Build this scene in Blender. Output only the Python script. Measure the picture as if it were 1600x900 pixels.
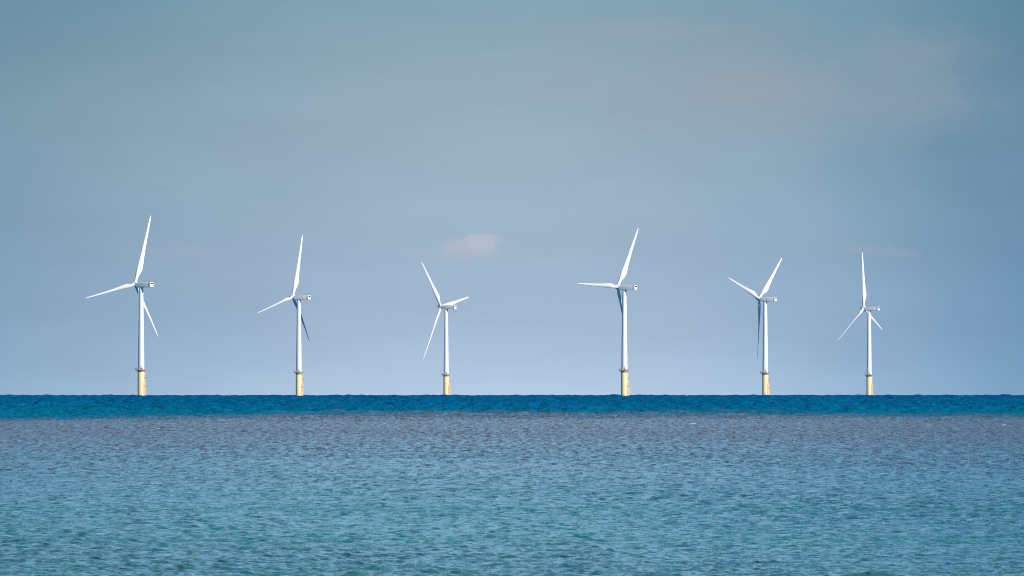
import bpy, bmesh, math
import numpy as np
from mathutils import Matrix, Vector

for o in list(bpy.data.objects):
    bpy.data.objects.remove(o)
SC = bpy.context.scene
COL = SC.collection
R_ = math.radians

# ------------------------------------------------------------------ the place
EYE = 10.0                       # eye height above the sea
EARTH = 6371000.0 * 7 / 6        # earth radius with normal refraction
DIP = math.sqrt(2 * EYE / EARTH) # dip of the sea horizon
PX = 4.58e-5                     # radians per pixel of the 1600 px wide photo
HORIZON_Y = 618.4
SHORE_Y = -11000.0                # the viewer's place; the turbines stand near the origin

# ------------------------------------------------------------------ camera
cam = bpy.data.cameras.new('camera')
cam.sensor_width = 36.0
cam.lens = 36.0 / (2 * math.tan(1600 * PX / 2))
cam.clip_start = 1.0
cam.clip_end = 200000.0
cam_o = bpy.data.objects.new('camera', cam)
COL.objects.link(cam_o)
cam_o.location = (0, SHORE_Y, EYE)
PITCH = (HORIZON_Y - 450) * PX - DIP
cam_o.rotation_euler = (math.pi / 2 + PITCH, 0, 0)
SC.camera = cam_o

# ------------------------------------------------------------------ light
SUN_AZ = 44.0                    # degrees to the right of the direction back to the camera
SUN_EL = 25.0
SKY_STRENGTH = 0.05
sun = bpy.data.lights.new('sun', 'SUN')
sun.energy = 5.0
sun.angle = R_(0.53)
sun.color = (1.0, 0.945, 0.865)
sun_o = bpy.data.objects.new('sun', sun)
COL.objects.link(sun_o)
sd = Vector((math.sin(R_(SUN_AZ)) * math.cos(R_(SUN_EL)), -math.cos(R_(SUN_AZ)) * math.cos(R_(SUN_EL)), math.sin(R_(SUN_EL))))
sun_o.rotation_euler = sd.to_track_quat('Z', 'Y').to_euler()
sun_o.location = (0, -50, 200)

SC.view_settings.view_transform = 'Standard'
SC.view_settings.look = 'None'
SC.view_settings.exposure = 0.0
SC.view_settings.gamma = 1.0
SC.view_settings.use_curve_mapping = False
SC.cycles.use_denoising = False
SC.cycles.filter_width = 1.05
SC.cycles.max_bounces = 6
SC.cycles.sample_clamp_direct = 4.0
SC.cycles.use_adaptive_sampling = False


class NT:
    """short hand for building node trees"""
    def __init__(self, tree):
        self.t = tree
        self.n = tree.nodes
        self.l = tree.links

    def node(self, typ, **kw):
        n = self.n.new(typ)
        for k, v in kw.items():
            setattr(n, k, v)
        return n

    def put(self, sock, v):
        if isinstance(v, bpy.types.NodeSocket):
            self.l.new(v, sock)
        elif v is not None:
            sock.default_value = v

    def m(self, op, a, b=None, c=None, clamp=False):
        n = self.node('ShaderNodeMath', operation=op, use_clamp=clamp)
        for s, v in zip(n.inputs, (a, b, c)):
            self.put(s, v)
        return n.outputs[0]

    def v(self, op, a, b=None, scale=None):
        n = self.node('ShaderNodeVectorMath', operation=op)
        self.put(n.inputs[0], a)
        if b is not None:
            self.put(n.inputs[1], b)
        if scale is not None:
            self.put(n.inputs['Scale'], scale)
        return n.outputs['Value'] if op in ('LENGTH', 'DOT_PRODUCT') else n.outputs[0]

    def xyz(self, x, y, z=0.0):
        n = self.node('ShaderNodeCombineXYZ')
        for s, q in zip(n.inputs, (x, y, z)):
            self.put(s, q)
        return n.outputs[0]

    def sep(self, a):
        n = self.node('ShaderNodeSeparateXYZ')
        self.put(n.inputs[0], a)
        return n.outputs

    def rng(self, a, f0, f1, t0=0.0, t1=1.0, kind='SMOOTHSTEP'):
        n = self.node('ShaderNodeMapRange', interpolation_type=kind, clamp=True) if kind != 'LINEAR' else self.node('ShaderNodeMapRange', clamp=True)
        for s, q in zip(n.inputs, (a, f0, f1, t0, t1)):
            self.put(s, q)
        return n.outputs[0]

    def mix(self, f, a, b, blend='MIX'):
        n = self.node('ShaderNodeMix', data_type='RGBA', blend_type=blend)
        self.put(n.inputs[0], f)
        for s, q in ((n.inputs[6], a), (n.inputs[7], b)):
            self.put(s, (*q, 1.0) if isinstance(q, tuple) and len(q) == 3 else q)
        return n.outputs[2]

    def ramp(self, f, stops, kind='B_SPLINE'):
        n = self.node('ShaderNodeValToRGB')
        cr = n.color_ramp
        cr.interpolation = kind
        while len(cr.elements) < len(stops):
            cr.elements.new(0.5)
        for e, (p, c) in zip(cr.elements, stops):
            e.position = p
            e.color = (*c, 1.0)
        self.put(n.inputs[0], f)
        return n.outputs[0]

    def noise(self, vec, scale, detail=2.0, rough=0.5, color=False):
        n = self.node('ShaderNodeTexNoise')
        self.put(n.inputs['Vector'], vec)
        n.inputs['Scale'].default_value = scale
        n.inputs['Detail'].default_value = detail
        n.inputs['Roughness'].default_value = rough
        return n.outputs['Color'] if color else n.outputs['Fac']


def build_world():
    w = bpy.data.worlds.new('World')
    SC.world = w
    w.use_nodes = True
    w.node_tree.nodes.clear()
    N = NT(w.node_tree)
    out = N.node('ShaderNodeOutputWorld')
    bg = N.node('ShaderNodeBackground')
    N.l.new(bg.outputs[0], out.inputs[0])
    sky = N.node('ShaderNodeTexSky', sky_type='NISHITA')
    sky.sun_disc = False
    sky.sun_elevation = R_(SUN_EL)
    sky.sun_rotation = R_(180.0 - SUN_AZ)
    sky.air_density = 1.0
    sky.dust_density = 0.6
    sky.ozone_density = 3.0
    d = N.node('ShaderNodeTexCoord').outputs['Generated']
    dx, dy, dz = N.sep(d)[:3]
    az = N.m('ARCTAN2', dx, dy)
    # angles in units of a thousandth of a radian
    A = N.m('MULTIPLY', az, 1000.0)
    E = N.m('MULTIPLY', N.m('ADD', dz, DIP), 1000.0)
    k = PX * 1000.0
    # the low sky: stacked air that pales towards the sea
    top = 1200.0
    low = N.ramp(N.m('DIVIDE', E, top * k), [
        (0.0, (.485, .625, .790)), (60 / top, (.405, .530, .690)), (150 / top, (.362, .478, .630)),
        (250 / top, (.350, .472, .595)), (400 / top, (.325, .445, .530)), (520 / top, (.288, .412, .495)),
        (618 / top, (.232, .375, .455)), (.75, (.22, .40, .52)), (1.0, (.30, .56, .76))])
    # vignette put into the sky's colour: palest ahead, darker to both sides
    Ap = N.m('DIVIDE', A, k)                                   # sideways, in photo pixels
    wob = N.m('MULTIPLY', N.m('SUBTRACT', N.noise(N.xyz(N.m('MULTIPLY', Ap, .0016), N.m('DIVIDE', E, k * 500)), 1.0, 2.0), 0.5), 360.0)
    side = N.ramp(N.rng(N.m('ADD', Ap, wob), -1100, 1100, kind='LINEAR'), [
        (0.0, (.55, .68, .76)), (0.16, (.62, .74, .80)), (0.34, (.90, .94, .96)), (0.46, (1.0, 1.0, 1.0)),
        (0.58, (.97, .98, .99)), (0.72, (.76, .86, .91)), (0.84, (.46, .64, .75)), (1.0, (.33, .51, .65))])
    low = N.mix(1.0, low, side, 'MULTIPLY')
    lay = N.noise(N.xyz(N.m('MULTIPLY', Ap, .0028), N.m('DIVIDE', E, k * 62), 3.3), 1.0, 5.0, .6)
    low = N.v('SCALE', low, scale=N.rng(lay, .25, .75, .965, 1.035, 'LINEAR'))
    tint = N.mix(1.0, sky.outputs[0], (SKY_STRENGTH * .6, SKY_STRENGTH * .85, SKY_STRENGTH * 1.1), 'MULTIPLY')
    col = N.mix(N.rng(dz, 0.13, 0.75), low, tint)

    # thin cloud veils, far away
    def veil(cx, cy, hx, hy, soft, ns, thr, colour, op, seed, c):
        X = N.m('DIVIDE', N.m('SUBTRACT', Ap, cx - 800), hx)
        Y = N.m('DIVIDE', N.m('SUBTRACT', N.m('DIVIDE', E, k), HORIZON_Y - cy), hy)
        nz = N.noise(N.xyz(N.m('DIVIDE', Ap, ns), N.m('DIVIDE', E, k * ns * .55), seed), 1.0, 5.0, 0.55)
        r = N.v('LENGTH', N.xyz(X, Y))
        f = N.m('ADD', N.m('SUBTRACT', 1.0, r), N.m('MULTIPLY', N.m('SUBTRACT', nz, 0.5), thr))
        f = N.m('MULTIPLY', N.rng(f, 0.0, soft), op)
        return N.mix(f, c, colour)
    col = veil(1200, 135, 500, 150, 1.3, 190, 1.4, (.315, .368, .44), .70, 3.1, col)
    col = veil(1010, 45, 230, 26, .9, 90, 1.6, (.33, .38, .44), .35, 8.1, col)
    col = veil(754, 379, 38, 25, .7, 20, 1.3, (.475, .515, .605), .85, 5.3, col)
    col = veil(722, 384, 44, 20, .8, 24, 1.4, (.465, .505, .60), .65, 5.3, col)
    col = veil(725, 394, 95, 20, .9, 40, 1.7, (.44, .485, .59), .6, 2.3, col)
    col = veil(1352, 391, 66, 10, .9, 26, 1.7, (.33, .39, .495), .5, 7.7, col)
    col = veil(1405, 396, 50, 9, .9, 26, 1.7, (.31, .375, .475), .5, 4.7, col)
    col = veil(296, 393, 72, 12, .9, 30, 1.6, (.345, .425, .545), .55, 1.7, col)
    col = veil(256, 293, 16, 7, .9, 12, 1.5, (.23, .37, .46), .5, 6.2, col)
    N.l.new(col, bg.inputs[0])
    bg.inputs[1].default_value = 1.0


build_world()


# ------------------------------------------------------------------ the sea
def build_sea():
    rng = np.random.default_rng(11)
    half = 800 * PX * 1.10
    dense = np.linspace(-half, half, 451)
    step = dense[1] - dense[0]
    side = [half]
    s = step
    while side[-1] < math.pi:
        s = min(s * 1.16, R_(6))
        side.append(side[-1] + s)
    side = np.array(side[1:])
    side = side[side < math.pi - R_(1.5)]
    th = np.concatenate([-side[::-1], dense, side])           # all the way round
    lat = np.gradient(np.concatenate([[th[-1] - 2 * math.pi], th, [th[0] + 2 * math.pi]]))[1:-1]
    r_near = np.geomspace(2.0, 600.0, 60, endpoint=False)
    r_mid = np.concatenate([np.geomspace(600.0, 3800.0, 5000, endpoint=False), np.geomspace(3800.0, 13600.0, 2300, endpoint=False)])
    r_far = np.geomspace(13600.0, 60000.0, 40)
    r = np.concatenate([r_near, r_mid, r_far])
    dr = np.gradient(r)
    nr, nt = len(r), len(th)
    X = (r[:, None] * np.sin(th)[None, :]).astype(np.float32)
    Y = (r[:, None] * np.cos(th)[None, :]).astype(np.float32)
    Z = np.zeros((nr, nt), np.float32)
    W = np.maximum(dr[:, None] * 0.5, r[:, None] * lat[None, :])
    # wind sea running towards the shore, a little from the left
    ncomp = 84
    lam = np.geomspace(0.38, 42.0, ncomp) * rng.uniform(.95, 1.05, ncomp)
    ang = rng.normal(0.0, R_(25), ncomp) + R_(-90 + 12)
    ang = np.where(lam > 3, R_(-90) + (ang - R_(-90)) * 1.8, ang)
    ph = rng.uniform(0, 2 * math.pi, ncomp)
    amp = 0.0125 * lam * np.where(lam > 0.9, (0.9 / lam) ** 1.05, 1.0)
    # gusts: rougher and calmer patches
    gust = 1.0 + .15 * np.sin(X / 61 + Y / 210 + 1.3) * np.sin(Y / 330 - X / 140) + .12 * np.sin(Y / 97 + X / 23 + .5)
    gust = gust.astype(np.float32)
    for l, a, p, am in zip(lam, ang, ph, amp):
        k = 2 * math.pi / l
        cols = np.where((l > 2.2 * W).any(axis=0))[0]
        rows = np.where((l > 2.2 * W).any(axis=1))[0]
        if not len(cols) or not len(rows):
            continue
        c0, c1, r0, r1 = cols[0], cols[-1] + 1, rows[0], rows[-1] + 1
        x, y, w = X[r0:r1, c0:c1], Y[r0:r1, c0:c1], W[r0:r1, c0:c1]
        f = np.clip((l / w - 2.2) / 1.4, 0, 1).astype(np.float32)
        u = (k * math.cos(a)) * x.astype(np.float64) + (k * math.sin(a)) * y + p
        u = np.mod(u, 2 * math.pi).astype(np.float32)
        # the bank keeps the longer waves of the open sea out
        o = 1.0 + (np.clip((l - 3.0) / 4.0, 0, 1) * 10.0) * np.clip((np.hypot(x[:, :1], y[:, :1]) - 3300) / 900, 0, 1)
        Z[r0:r1, c0:c1] += f * am * o.astype(np.float32) * np.sin(u)
    Z *= gust
    Z += np.where(Z > 0, np.minimum(Z, .4) * Z * 0.9, 0)                      # sharper crests
    Z *= np.clip(r[:, None] / 60.0, 0, 1)
    Z -= np.float32(0.85)                                     # state of the tide
    Z -= (r[:, None] ** 2 / (2 * EARTH)).astype(np.float32)
    co = np.stack([X, Y + np.float32(SHORE_Y), Z], -1).reshape(-1, 3)
    co = np.concatenate([co, np.array([[0, SHORE_Y, 0]], np.float32)])
    i = np.arange(nr - 1)[:, None] * nt
    j = np.arange(nt)[None, :]
    j2 = (j + 1) % nt
    q = np.stack([i + j, i + nt + j, i + nt + j2, i + j2], -1).reshape(-1, 4)
    q = q[:, ::-1]
    tri = np.stack([np.full(nt, nr * nt), (np.arange(nt) + 1) % nt, np.arange(nt)], -1)
    loops = np.concatenate([q.ravel(), tri.ravel()]).astype(np.int32)
    starts = np.concatenate([np.arange(len(q)) * 4, len(q) * 4 + np.arange(nt) * 3]).astype(np.int32)
    me = bpy.data.meshes.new('sea')
    me.vertices.add(len(co))
    me.vertices.foreach_set('co', co.ravel())
    me.loops.add(len(loops))
    me.loops.foreach_set('vertex_index', loops)
    me.polygons.add(len(starts))
    me.polygons.foreach_set('loop_start', starts)
    me.update(calc_edges=True)
    me.polygons.foreach_set('use_smooth', np.ones(len(starts), bool))
    o = bpy.data.objects.new('sea', me)
    COL.objects.link(o)
    o['kind'] = 'structure'
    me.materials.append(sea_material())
    if me.polygons[len(me.polygons) // 2].normal.z < 0:
        me.flip_normals()
    return o


def sea_material():
    m = bpy.data.materials.new('sea_water')
    m.use_nodes = True
    m.node_tree.nodes.clear()
    N = NT(m.node_tree)
    out = N.node('ShaderNodeOutputMaterial')
    g = N.node('ShaderNodeNewGeometry')
    P, Nn, I = g.outputs['Position'], g.outputs['Normal'], g.outputs['Incoming']
    px, py, pz = N.sep(P)[:3]
    flat = N.xyz(px, N.m('SUBTRACT', py, SHORE_Y))                # metres out from the shore
    dist = N.v('LENGTH', flat)
    # ripples too small for the mesh
    rip = None
    for sc, am in ((1.1, .22), (3.6, .26), (11.0, .22)):
        nz = N.noise(N.v('MULTIPLY', flat, (.6, 1.0, 0)), sc, 2.0, .55, True)
        q = N.v('SCALE', N.v('SUBTRACT', nz, (.5, .5, .5)), scale=am * 2)
        rip = q if rip is None else N.v('ADD', rip, q)
    # wind streaks and cat's paws
    st = N.noise(N.v('MULTIPLY', flat, (.028, .006, 0)), 1.0, 4.0, .6)
    paw = N.rng(st, .35, .65, .75, 1.25)
    rip = N.v('MULTIPLY', N.v('SCALE', rip, scale=paw), (1, 1, .15))
    Np = N.v('NORMALIZE', N.v('ADD', Nn, rip))
    # water colours: silty over the bank; far blue has cloud shade put into it
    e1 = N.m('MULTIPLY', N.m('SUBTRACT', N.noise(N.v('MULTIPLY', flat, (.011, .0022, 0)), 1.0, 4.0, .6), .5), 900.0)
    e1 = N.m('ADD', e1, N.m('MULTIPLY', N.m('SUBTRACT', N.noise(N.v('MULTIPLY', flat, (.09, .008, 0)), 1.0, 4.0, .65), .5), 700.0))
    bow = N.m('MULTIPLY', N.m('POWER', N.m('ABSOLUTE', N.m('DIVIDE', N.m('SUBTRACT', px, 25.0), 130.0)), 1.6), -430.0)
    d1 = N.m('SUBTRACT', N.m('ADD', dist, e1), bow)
    far_shade = N.rng(d1, 3500.0, 4250.0)
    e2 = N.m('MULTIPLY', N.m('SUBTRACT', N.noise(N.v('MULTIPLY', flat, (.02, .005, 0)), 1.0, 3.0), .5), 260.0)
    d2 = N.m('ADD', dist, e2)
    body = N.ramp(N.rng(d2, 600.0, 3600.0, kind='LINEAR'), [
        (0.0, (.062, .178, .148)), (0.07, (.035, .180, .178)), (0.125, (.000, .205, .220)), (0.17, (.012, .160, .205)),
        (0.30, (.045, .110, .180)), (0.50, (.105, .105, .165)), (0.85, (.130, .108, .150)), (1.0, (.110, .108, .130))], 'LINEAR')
    far_shade_col = N.ramp(N.rng(N.m('ADD', dist, N.m('MULTIPLY', e1, 2.0)), 3500.0, 9000.0, kind='LINEAR'), [
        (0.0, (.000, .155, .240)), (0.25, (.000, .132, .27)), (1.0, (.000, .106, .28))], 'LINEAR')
    body = N.mix(far_shade, body, far_shade_col)
    # greener lanes of shallower water lying along the shore
    lane = N.noise(N.v('MULTIPLY', flat, (.0035, .0085, 0)), 1.0, 3.0, .55)
    lane = N.m('MULTIPLY', N.rng(lane, .48, .66), N.rng(d2, 1500.0, 2400.0, 1.0, 0.0))
    body = N.mix(N.m('MULTIPLY', lane, .7), body, (.000, .205, .200))
    refl = N.m('MULTIPLY', N.rng(lane, 0, 1, 1.02, .74, 'LINEAR'), N.rng(far_shade, 0, 1, 1.0, .42, 'LINEAR'))
    refl = N.m('MULTIPLY', refl, N.rng(d2, 900.0, 2700.0, 1.04, .50))
    # breaking crests along the edge of the bank
    fn = N.noise(N.v('MULTIPLY', flat, (.30, .03, 0)), 1.0, 3.0, .6)
    band = N.m('MULTIPLY', N.rng(d1, 2980, 3150), N.rng(d1, 3300, 3480, 1, 0))
    foam = N.m('MULTIPLY', N.rng(fn, .66, .71), band)
    c = N.m('ABSOLUTE', N.v('DOT_PRODUCT', Np, I), clamp=True)
    fr = N.m('POWER', N.m('SUBTRACT', 1.0, c, clamp=True), 1.5)
    # narrow noise streaks: glints and dark wave faces put into reflectance and colour
    row1 = N.noise(N.v('MULTIPLY', flat, (1.15, .14, 0)), 1.0, 4.0, .78)
    row2 = N.noise(N.v('MULTIPLY', flat, (.30, .0030, 0)), 1.0, 3.0, .7)
    row3 = N.noise(N.v('MULTIPLY', flat, (.85, .024, 0)), 1.0, 4.0, .74)
    row = N.m('ADD', row1, N.m('MULTIPLY', N.m('SUBTRACT', row2, .5), N.rng(dist, 3200.0, 5200.0, .0, 1.2)))
    row = N.m('ADD', row, N.m('MULTIPLY', N.m('SUBTRACT', row3, .5), N.rng(dist, 800.0, 2200.0, .2, 1.05)))
    glint = N.rng(row, .33, .67, .08, 1.95, 'LINEAR')
    fr = N.m('MULTIPLY', N.m('MULTIPLY_ADD', fr, .97, .02), N.m('MULTIPLY', glint, refl), clamp=True)
    dif = N.node('ShaderNodeBsdfDiffuse')
    N.put(dif.inputs['Color'], N.mix(foam, N.v('SCALE', body, scale=N.rng(row, .3, .7, N.rng(far_shade, 0, 1, .85, .74), N.rng(far_shade, 0, 1, 1.15, 1.26), 'LINEAR')), (.75, .75, .73)))
    N.put(dif.inputs['Normal'], N.v('NORMALIZE', N.v('ADD', Nn, N.v('SCALE', rip, scale=.6))))
    glo = N.node('ShaderNodeBsdfGlossy')
    glo.inputs['Roughness'].default_value = .12
    N.put(glo.inputs['Color'], N.mix(far_shade, N.mix(N.rng(d2, 800.0, 1900.0, 1.0, 0.0), (.97, .97, 1.0), (.91, 1.0, .99)), (.12, .60, .98)))  # far reflection tinted blue as part of the painted shade
    N.put(glo.inputs['Normal'], Np)
    mx = N.node('ShaderNodeMixShader')
    N.put(mx.inputs[0], N.m('MULTIPLY', fr, N.m('SUBTRACT', 1.0, foam)))
    N.l.new(dif.outputs[0], mx.inputs[1])
    N.l.new(glo.outputs[0], mx.inputs[2])
    N.l.new(mx.outputs[0], out.inputs[0])
    return m


build_sea()


# ------------------------------------------------------------------ turbine materials
def paint(name, base, rough, dirt=None, dirt_amt=0.0, dscale=(1, 1, .12)):
    m = bpy.data.materials.new(name)
    m.use_nodes = True
    N = NT(m.node_tree)
    b = m.node_tree.nodes['Principled BSDF']
    co = N.node('ShaderNodeTexCoord').outputs['Object']
    nz = N.noise(N.v('MULTIPLY', co, dscale), 1.4, 5.0, .6)
    f = N.m('MULTIPLY', N.rng(nz, .5, .72), dirt_amt)
    N.put(b.inputs['Base Color'], N.mix(f, base, dirt or base))
    b.inputs['Roughness'].default_value = rough
    return m


WHITE = paint('tower_white_paint', (.80, .80, .79), .45, (.55, .53, .49), .30)
BLADE = paint('blade_gelcoat', (.82, .82, .81), .35, (.62, .60, .57), .25, (1, 1, .2))
SHELL = paint('nacelle_shell', (.78, .78, .79), .45, (.52, .50, .48), .35, (.4, .4, .4))
YELLOW = paint('transition_yellow_paint', (.95, .68, .36), .5, (.70, .47, .22), .22, (1, 1, .2))
RUST_SHADE = paint('collar_shade_weathered_paint', (.44, .30, .22), .7, (.24, .15, .11), .6)  # weathered brown; also the deck's shade put into the ring's colour
STEEL = paint('galvanised_steel', (.42, .38, .36), .55, (.25, .2, .18), .4)
DARK = paint('dark_opening', (.015, .016, .02), .8)
RUBBER = paint('weed_stain', (.10, .09, .05), .9, (.05, .06, .03), .6)


# ------------------------------------------------------------------ mesh helpers
def finish(name, bm, mat, parent, smooth=True):
    bmesh.ops.recalc_face_normals(bm, faces=bm.faces)
    me = bpy.data.meshes.new(name)
    bm.to_mesh(me)
    bm.free()
    if smooth:
        me.polygons.foreach_set('use_smooth', [True] * len(me.polygons))
        me.set_sharp_from_angle(angle=R_(38))
    me.materials.append(mat)
    o = bpy.data.objects.new(name, me)
    COL.objects.link(o)
    o.parent = parent
    return o


def lathe(bm, prof, n=40, caps=True, M=Matrix()):
    rings = []
    for rad, z in prof:
        rings.append([bm.verts.new(M @ Vector((rad * math.cos(2 * math.pi * k / n), rad * math.sin(2 * math.pi * k / n), z))) for k in range(n)])
    for a, b in zip(rings, rings[1:]):
        for k in range(n):
            bm.faces.new((a[k], a[(k + 1) % n], b[(k + 1) % n], b[k]))
    if caps:
        bm.faces.new(rings[0][::-1])
        bm.faces.new(rings[-1])


def tube(bm, p, q, rad, n=8):
    p, q = Vector(p), Vector(q)
    d = q - p
    M = Matrix.Translation(p) @ d.to_track_quat('Z', 'Y').to_matrix().to_4x4()
    lathe(bm, [(rad, 0), (rad, d.length)], n, True, M)


def ring_tube(bm, R, z, rad, n=36):
    pts = [(R * math.cos(2 * math.pi * k / n), R * math.sin(2 * math.pi * k / n), z) for k in range(n)]
    for k in range(n):
        tube(bm, pts[k], pts[(k + 1) % n], rad, 6)


def rbox(bm, lo, hi, bev=0.0, seg=3):
    r = bmesh.ops.create_cube(bm, size=1.0)
    lo, hi = Vector(lo), Vector(hi)
    for v in r['verts']:
        v.co = Vector([(lo[i] + hi[i]) / 2 + v.co[i] * (hi[i] - lo[i]) for i in range(3)])
    if bev > 0:
        es = list({e for v in r['verts'] for e in v.link_edges})
        bmesh.ops.bevel(bm, geom=es, offset=bev, segments=seg, profile=.5, affect='EDGES')


# ------------------------------------------------------------------ one turbine
HUB = 80.0
OVER = 5.75                      # blade plane ahead of the tower axis
TILT = R_(5.0)
CONE = R_(2.0)
ROTOR = 51.7
DECK = 18.8
LAND = R_(-25)                   # the boat landing faces right of the camera


def pol(r, a, z):
    return (r * math.cos(a), r * math.sin(a), z)


def blade_mesh():
    bm = bmesh.new()
    L0, L1 = 1.2, ROTOR
    ns, nc = 46, 24
    # span fraction: chord, thickness ratio, twist
    key = [(0.0, 2.1, 1.0, 0), (.05, 2.1, 1.0, 0), (.10, 2.7, .72, 8), (.15, 3.5, .48, 11), (.20, 4.0, .37, 11), (.24, 4.05, .33, 10),
           (.32, 3.4, .28, 9.5), (.45, 2.6, .24, 7.5), (.60, 2.0, .21, 4.5), (.75, 1.55, .19, 1.5), (.88, 1.15, .18, .3), (.95, .9, .17, 0), (.985, .5, .16, 0), (1.0, .12, .16, 0)]
    ks = np.array(key)
    fr = np.concatenate([np.linspace(0, .9, ns - 10), np.linspace(.92, 1, 10)])
    rings = []
    for f in fr:
        c, t, tw = (np.interp(f, ks[:, 0], ks[:, i]) for i in (1, 2, 3))
        rnd = np.interp(f, [.05, .18], [1, 0])
        pre = -1.6 * f ** 2.2
        ring = []
        for k in range(nc):
            a = 2 * math.pi * k / nc
            xc = .5 * (1 + math.cos(a))                       # 1 at the trailing edge
            yt = 5 * t * (.2969 * math.sqrt(xc) - .126 * xc - .3516 * xc ** 2 + .2843 * xc ** 3 - .1036 * xc ** 4)
            ya = yt if a <= math.pi else -yt
            cam_ = .03 * 4 * xc * (1 - xc)
            x_air, y_air = (.30 - xc) * c, (ya + cam_) * c
            x_cir, y_cir = -.5 * c * math.cos(a), .5 * c * math.sin(a)
            x = x_cir * rnd + x_air * (1 - rnd)
            y = y_cir * rnd + y_air * (1 - rnd)
            w = -R_(tw)
            ring.append(bm.verts.new((x * math.cos(w) - y * math.sin(w), x * math.sin(w) + y * math.cos(w) + pre, L0 + f * (L1 - L0))))
        rings.append(ring)
    for a, b in zip(rings, rings[1:]):
        for k in range(nc):
            bm.faces.new((a[k], a[(k + 1) % nc], b[(k + 1) % nc], b[k]))
    bm.faces.new(rings[0][::-1])
    bm.faces.new(rings[-1])
    return bm


def rotor_frame(a):
    u = Vector((-math.cos(a) * math.cos(TILT), math.sin(a) * math.cos(TILT), math.sin(TILT)))
    e1 = Vector((math.sin(a), math.cos(a), 0))
    e2 = e1.cross(u)
    if e2.z < 0:
        e2 = -e2
    return u, e1, e2.normalized()


def pose_nacelle(o, a):
    o.matrix_local = Matrix.Translation((0, 0, HUB)) @ Matrix.Rotation(-a, 4, 'Z')


def hub_point(a):
    return Vector((-OVER * math.cos(a), OVER * math.sin(a), HUB))


def pose_hub(o, a):
    u, e1, e2 = rotor_frame(a)
    M = Matrix((e1, e2, u)).transposed()
    if M.determinant() < 0:
        M = Matrix((-e1, e2, u)).transposed()
    o.matrix_local = Matrix.Translation(hub_point(a)) @ M.to_4x4()


def pose_blade(o, a, th, pitch):
    u, e1, e2 = rotor_frame(a)
    b = (math.cos(th) * e2 + math.sin(th) * e1)
    t = (-math.sin(th) * e2 + math.cos(th) * e1)
    b = (b * math.cos(CONE) + u * math.sin(CONE)).normalized()
    lead = -t * math.cos(pitch) + u * math.sin(pitch)
    lead = (lead - b * lead.dot(b)).normalized()
    y = b.cross(lead)
    o.matrix_local = Matrix.Translation(hub_point(a)) @ Matrix((lead, y, b)).transposed().to_4x4()


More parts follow.
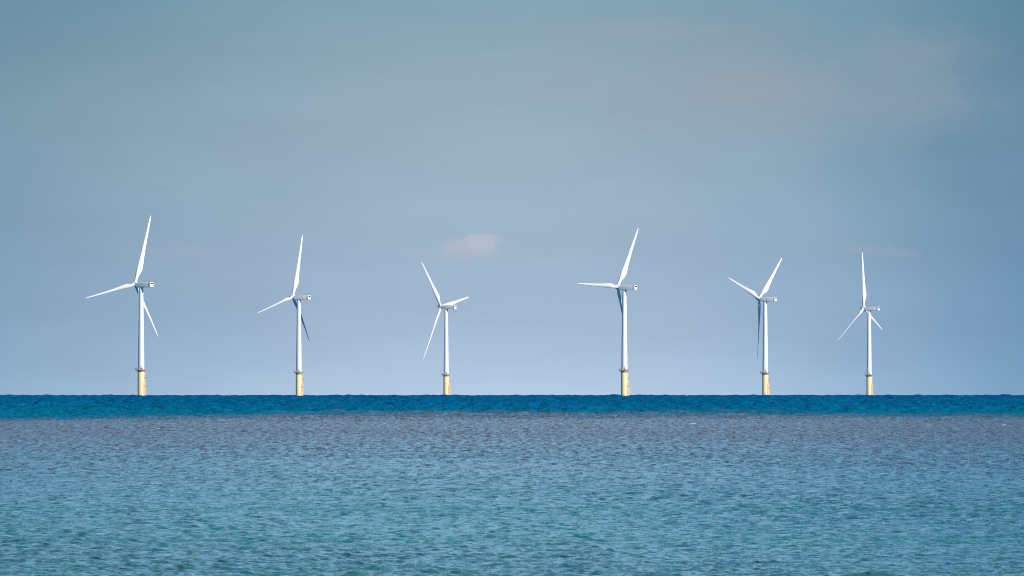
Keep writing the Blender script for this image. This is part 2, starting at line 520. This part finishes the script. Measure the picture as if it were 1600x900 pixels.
def make_turbine():
    root = bpy.data.objects.new('wind_turbine', None)
    COL.objects.link(root)
    root['category'] = 'wind turbine'
    root['group'] = 'wind turbines standing in the sea'
    root.empty_display_size = 5

    # steel tower with its flange seams and door
    bm = bmesh.new()
    z0, z1 = DECK + .35, HUB - 2.6
    prof = [(2.36, z0), (2.36, z0 + .25), (2.28, z0 + .3)]
    for i in range(1, 25):
        f = i / 25
        rad = 2.28 + (1.50 - 2.28) * f ** 1.15
        z = z0 + (z1 - z0) * f
        prof.append((rad, z))
        if i in (8, 16):
            prof += [(rad + .035, z + .02), (rad + .035, z + .22), (rad, z + .24)]
    prof += [(1.50, z1 - .3), (1.62, z1 - .28), (1.62, z1)]
    lathe(bm, prof, 56)
    tower = finish('tower', bm, WHITE, root)
    bm = bmesh.new()
    rbox(bm, (-.45, -.09, 0), (.45, .09, 2.1), .06)
    door = finish('door', bm, STEEL, tower)
    door.matrix_local = Matrix.Translation((0, -2.24, DECK + .9))

    # yellow transition piece down into the water
    bm = bmesh.new()
    lathe(bm, [(2.50, -6), (2.50, DECK - 2.2), (2.47, DECK - 2.1), (2.45, DECK - .02)], 56)
    tp = finish('transition_piece', bm, YELLOW, root)
    bm = bmesh.new()
    lathe(bm, [(2.525, -5.5), (2.525, -.5), (2.52, -.2), (2.502, -.05)], 56, False)
    finish('weed_band', bm, RUBBER, tp)
    bm = bmesh.new()
    lathe(bm, [(2.48, DECK - 1.6), (2.58, DECK - 1.55), (2.62, DECK - .35), (2.48, DECK - .3)], 48, False)  # brown ring added to stand in for the shade under the deck
    for k in range(12):
        a = 2 * math.pi * k / 12
        tube(bm, pol(2.7, a, DECK - 1.5), pol(3.45, a, DECK - .1), .09, 6)
    finish('shade_collar', bm, RUST_SHADE, tp)

    # work platform
    bm = bmesh.new()
    lathe(bm, [(2.5, DECK), (3.65, DECK), (3.7, DECK + .05), (3.7, DECK + .28), (3.65, DECK + .32), (2.2, DECK + .32)], 48)
    plat = finish('platform', bm, STEEL, root)
    bm = bmesh.new()
    for h in (.75, 1.35):
        ring_tube(bm, 3.6, DECK + h, .05)
    for k in range(20):
        a = 2 * math.pi * k / 20
        tube(bm, pol(3.6, a, DECK + .3), pol(3.6, a, DECK + 1.35), .055, 6)
    finish('railing', bm, RUST_SHADE, plat)
    # davit crane on the left of the platform
    bm = bmesh.new()
    a = R_(190)
    c = Vector(pol(3.95, a, 0))
    lathe(bm, [(.34, DECK - .2), (.34, DECK + .4), (.20, DECK + .5), (.17, DECK + 2.3), (.24, DECK + 2.35), (.24, DECK + 2.7), (.1, DECK + 2.75)], 14, True, Matrix.Translation(c))
    tube(bm, c + Vector((0, 0, DECK + 2.5)), c + Vector((-.75, -1.2, DECK + 2.1)), .13)
    tube(bm, c + Vector((0, 0, DECK + .2)), Vector(pol(3.4, a, DECK + .15)), .2)
    finish('davit_crane', bm, RUST_SHADE, plat)
    # cabinet on the deck
    bm = bmesh.new()
    rbox(bm, (.6, -3.3, DECK + .33), (1.5, -2.5, DECK + 1.5), .08)
    finish('cabinet', bm, SHELL, plat)

    # boat landing: fender tubes, ladder, rest platforms
    bm = bmesh.new()
    for s in (-1, 1):
        a = LAND + s * .30
        tube(bm, pol(3.4, a, -4), pol(3.4, a, 9.2), .20, 10)
        tube(bm, pol(3.4, a, 9.1), pol(2.55, a, 10.2), .18, 10)
        for z in (1.2, 4.4, 7.6):
            tube(bm, pol(2.5, a, z), pol(3.4, a, z), .15, 8)
    bl = finish('boat_landing', bm, YELLOW, root)
    bm = bmesh.new()
    for s in (-1, 1):
        a = LAND + s * .085
        tube(bm, pol(3.1, a, -2), pol(3.1, a, DECK + .2), .06, 6)
    for k in range(52):
        z = -1.5 + k * .39
        tube(bm, pol(3.1, LAND - .085, z), pol(3.1, LAND + .085, z), .03, 5)
    finish('ladder', bm, YELLOW, bl)
    for z in (6.9, 13.4):
        bm = bmesh.new()
        rbox(bm, (2.45, -.85, z), (4.0, .85, z + .16), .03)
        for y in (-.8, .8):
            tube(bm, (3.9, y, z + .1), (3.9, y, z + 1.2), .06, 6)
        tube(bm, (3.9, -.8, z + 1.2), (3.9, .8, z + 1.2), .06, 6)
        tube(bm, (2.5, 0, z - 1.0), (3.8, 0, z), .10, 6)
        p = finish('rest_platform', bm, RUST_SHADE, bl)
        p.matrix_local = Matrix.Rotation(LAND + .25, 4, 'Z')

    # nacelle (local frame: rotor towards -x, origin at hub height on the tower axis)
    bm = bmesh.new()
    rbox(bm, (-3.9, -1.8, -2.45), (8.1, 1.8, 1.1), .38, 4)
    for v in bm.verts:                                       # nose narrows to the hub
        if v.co.x < -2.5:
            v.co.y *= .90
            v.co.z = -.15 + (v.co.z + .15) * .93
    nac = finish('nacelle', bm, SHELL, root)
    bm = bmesh.new()
    rbox(bm, (8.32, -1.82, -2.3), (9.9, 1.82, 1.2), .12)
    cooler = finish('cooler', bm, WHITE, nac)
    bm = bmesh.new()
    rbox(bm, (7.9, -1.5, -2.1), (8.5, 1.5, .9))
    finish('cooler_neck', bm, STEEL, nac)
    bm = bmesh.new()
    rbox(bm, (9.86, -1.45, -.15), (9.93, 1.45, .72))
    finish('vent_opening', bm, DARK, nac)
    bm = bmesh.new()
    tube(bm, (9.2, 0, 1.1), (9.2, 0, 2.4), .05, 6)
    tube(bm, (9.2, -.9, 2.1), (9.2, .9, 2.1), .05, 6)
    lathe(bm, [(.14, 2.38), (.16, 2.5), (.1, 2.7)], 10, True, Matrix.Translation((9.2, 0, 0)))
    finish('wind_sensor', bm, STEEL, nac)
    bm = bmesh.new()
    for y in (-1.35, 1.35):
        tube(bm, (-2.5, y, 1.22), (7.6, y, 1.22), .035, 6)
        for k in range(8):
            tube(bm, (-2.5 + k * 1.44, y, 1.0), (-2.5 + k * 1.44, y, 1.22), .03, 5)
    finish('roof_rail', bm, STEEL, nac)
    bm = bmesh.new()
    lathe(bm, [(1.72, -2.72), (1.72, -2.40)], 40)
    finish('yaw_ring', bm, STEEL, nac)

    # hub and spinner (local frame: z upwind)
    bm = bmesh.new()
    lathe(bm, [(1.45, -1.75), (1.62, -1.7), (1.66, -.6), (1.62, .6), (1.5, 1.5), (1.2, 2.4), (.75, 3.1), (.3, 3.45), (.05, 3.52)], 36)
    hub = finish('hub', bm, BLADE, root)

    blades = []
    b0 = finish('blade', blade_mesh(), BLADE, root)
    blades.append(b0)
    for k in range(2):
        b = b0.copy()
        COL.objects.link(b)
        b.parent = root
        blades.append(b)
    return root


def copy_tree(o, parent=None):
    c = o.copy()
    COL.objects.link(c)
    c.parent = parent
    for ch in list(o.children):
        copy_tree(ch, c)
    return c


# photo position of the hub, nacelle yaw, rotor azimuth, blade pitch (idling rotors, part way to feather)
ROWS = [
    # hub x, hub y, yaw, azimuth, pitch, label
    (210.7, 443.8, 37.8, 17.3, (36, 14, 22), 'large white turbine farthest left, one blade drooping left, a lit one low right'),
    (457.3, 463.8, 29.5, 13.7, (38, 68, 22), 'white turbine second from the left, its shaded dark blade low right behind the tower'),
    (688.7, 478.8, 32.5, -40.4, (30, 22, 8), 'small white turbine below the puffy pink cloud, no blade crossing its tower'),
    (965.2, 448.2, 31.9, 31.4, (38, 40, 24), 'large white turbine with one blade level to the left, its third behind the tower'),
    (1186.3, 466.4, 30.2, -72.1, (26, 36, 42), 'white turbine with two blades raised in a V and a dark one hanging down'),
    (1349.5, 481.4, 28.9, -7.4, (36, 18, 22), 'small white turbine farthest right, one blade pointing straight up'),
]


def distance_for(hy):
    """how far a hub 80 m above the curved sea stands to appear at photo row hy"""
    want = (HORIZON_Y - hy) * PX - DIP
    lo, hi = 5000.0, 20000.0
    for _ in range(60):
        d = (lo + hi) / 2
        e = math.atan((HUB - d * d / (2 * EARTH) - EYE) / d)
        if e > want:
            lo = d
        else:
            hi = d
    return d


proto = make_turbine()
for i, (hx, hy, yaw, az, pitch, label) in enumerate(ROWS):
    t = proto if i == 0 else copy_tree(proto)
    a = R_(yaw)
    d = distance_for(hy)
    ang = (hx - 800) * PX
    hp = hub_point(a)
    y = d - hp.y
    x = d * math.tan(ang) - hp.x
    t.location = (x, y + SHORE_Y, -d * d / (2 * EARTH))
    t['label'] = label
    k = 0
    for ch in t.children:
        n = ch.name.split('.')[0]
        if n == 'nacelle':
            pose_nacelle(ch, a)
        elif n == 'hub':
            pose_hub(ch, a)
        elif n == 'blade':
            pose_blade(ch, a, R_(az + 120 * k), R_(pitch[k]))
            k += 1
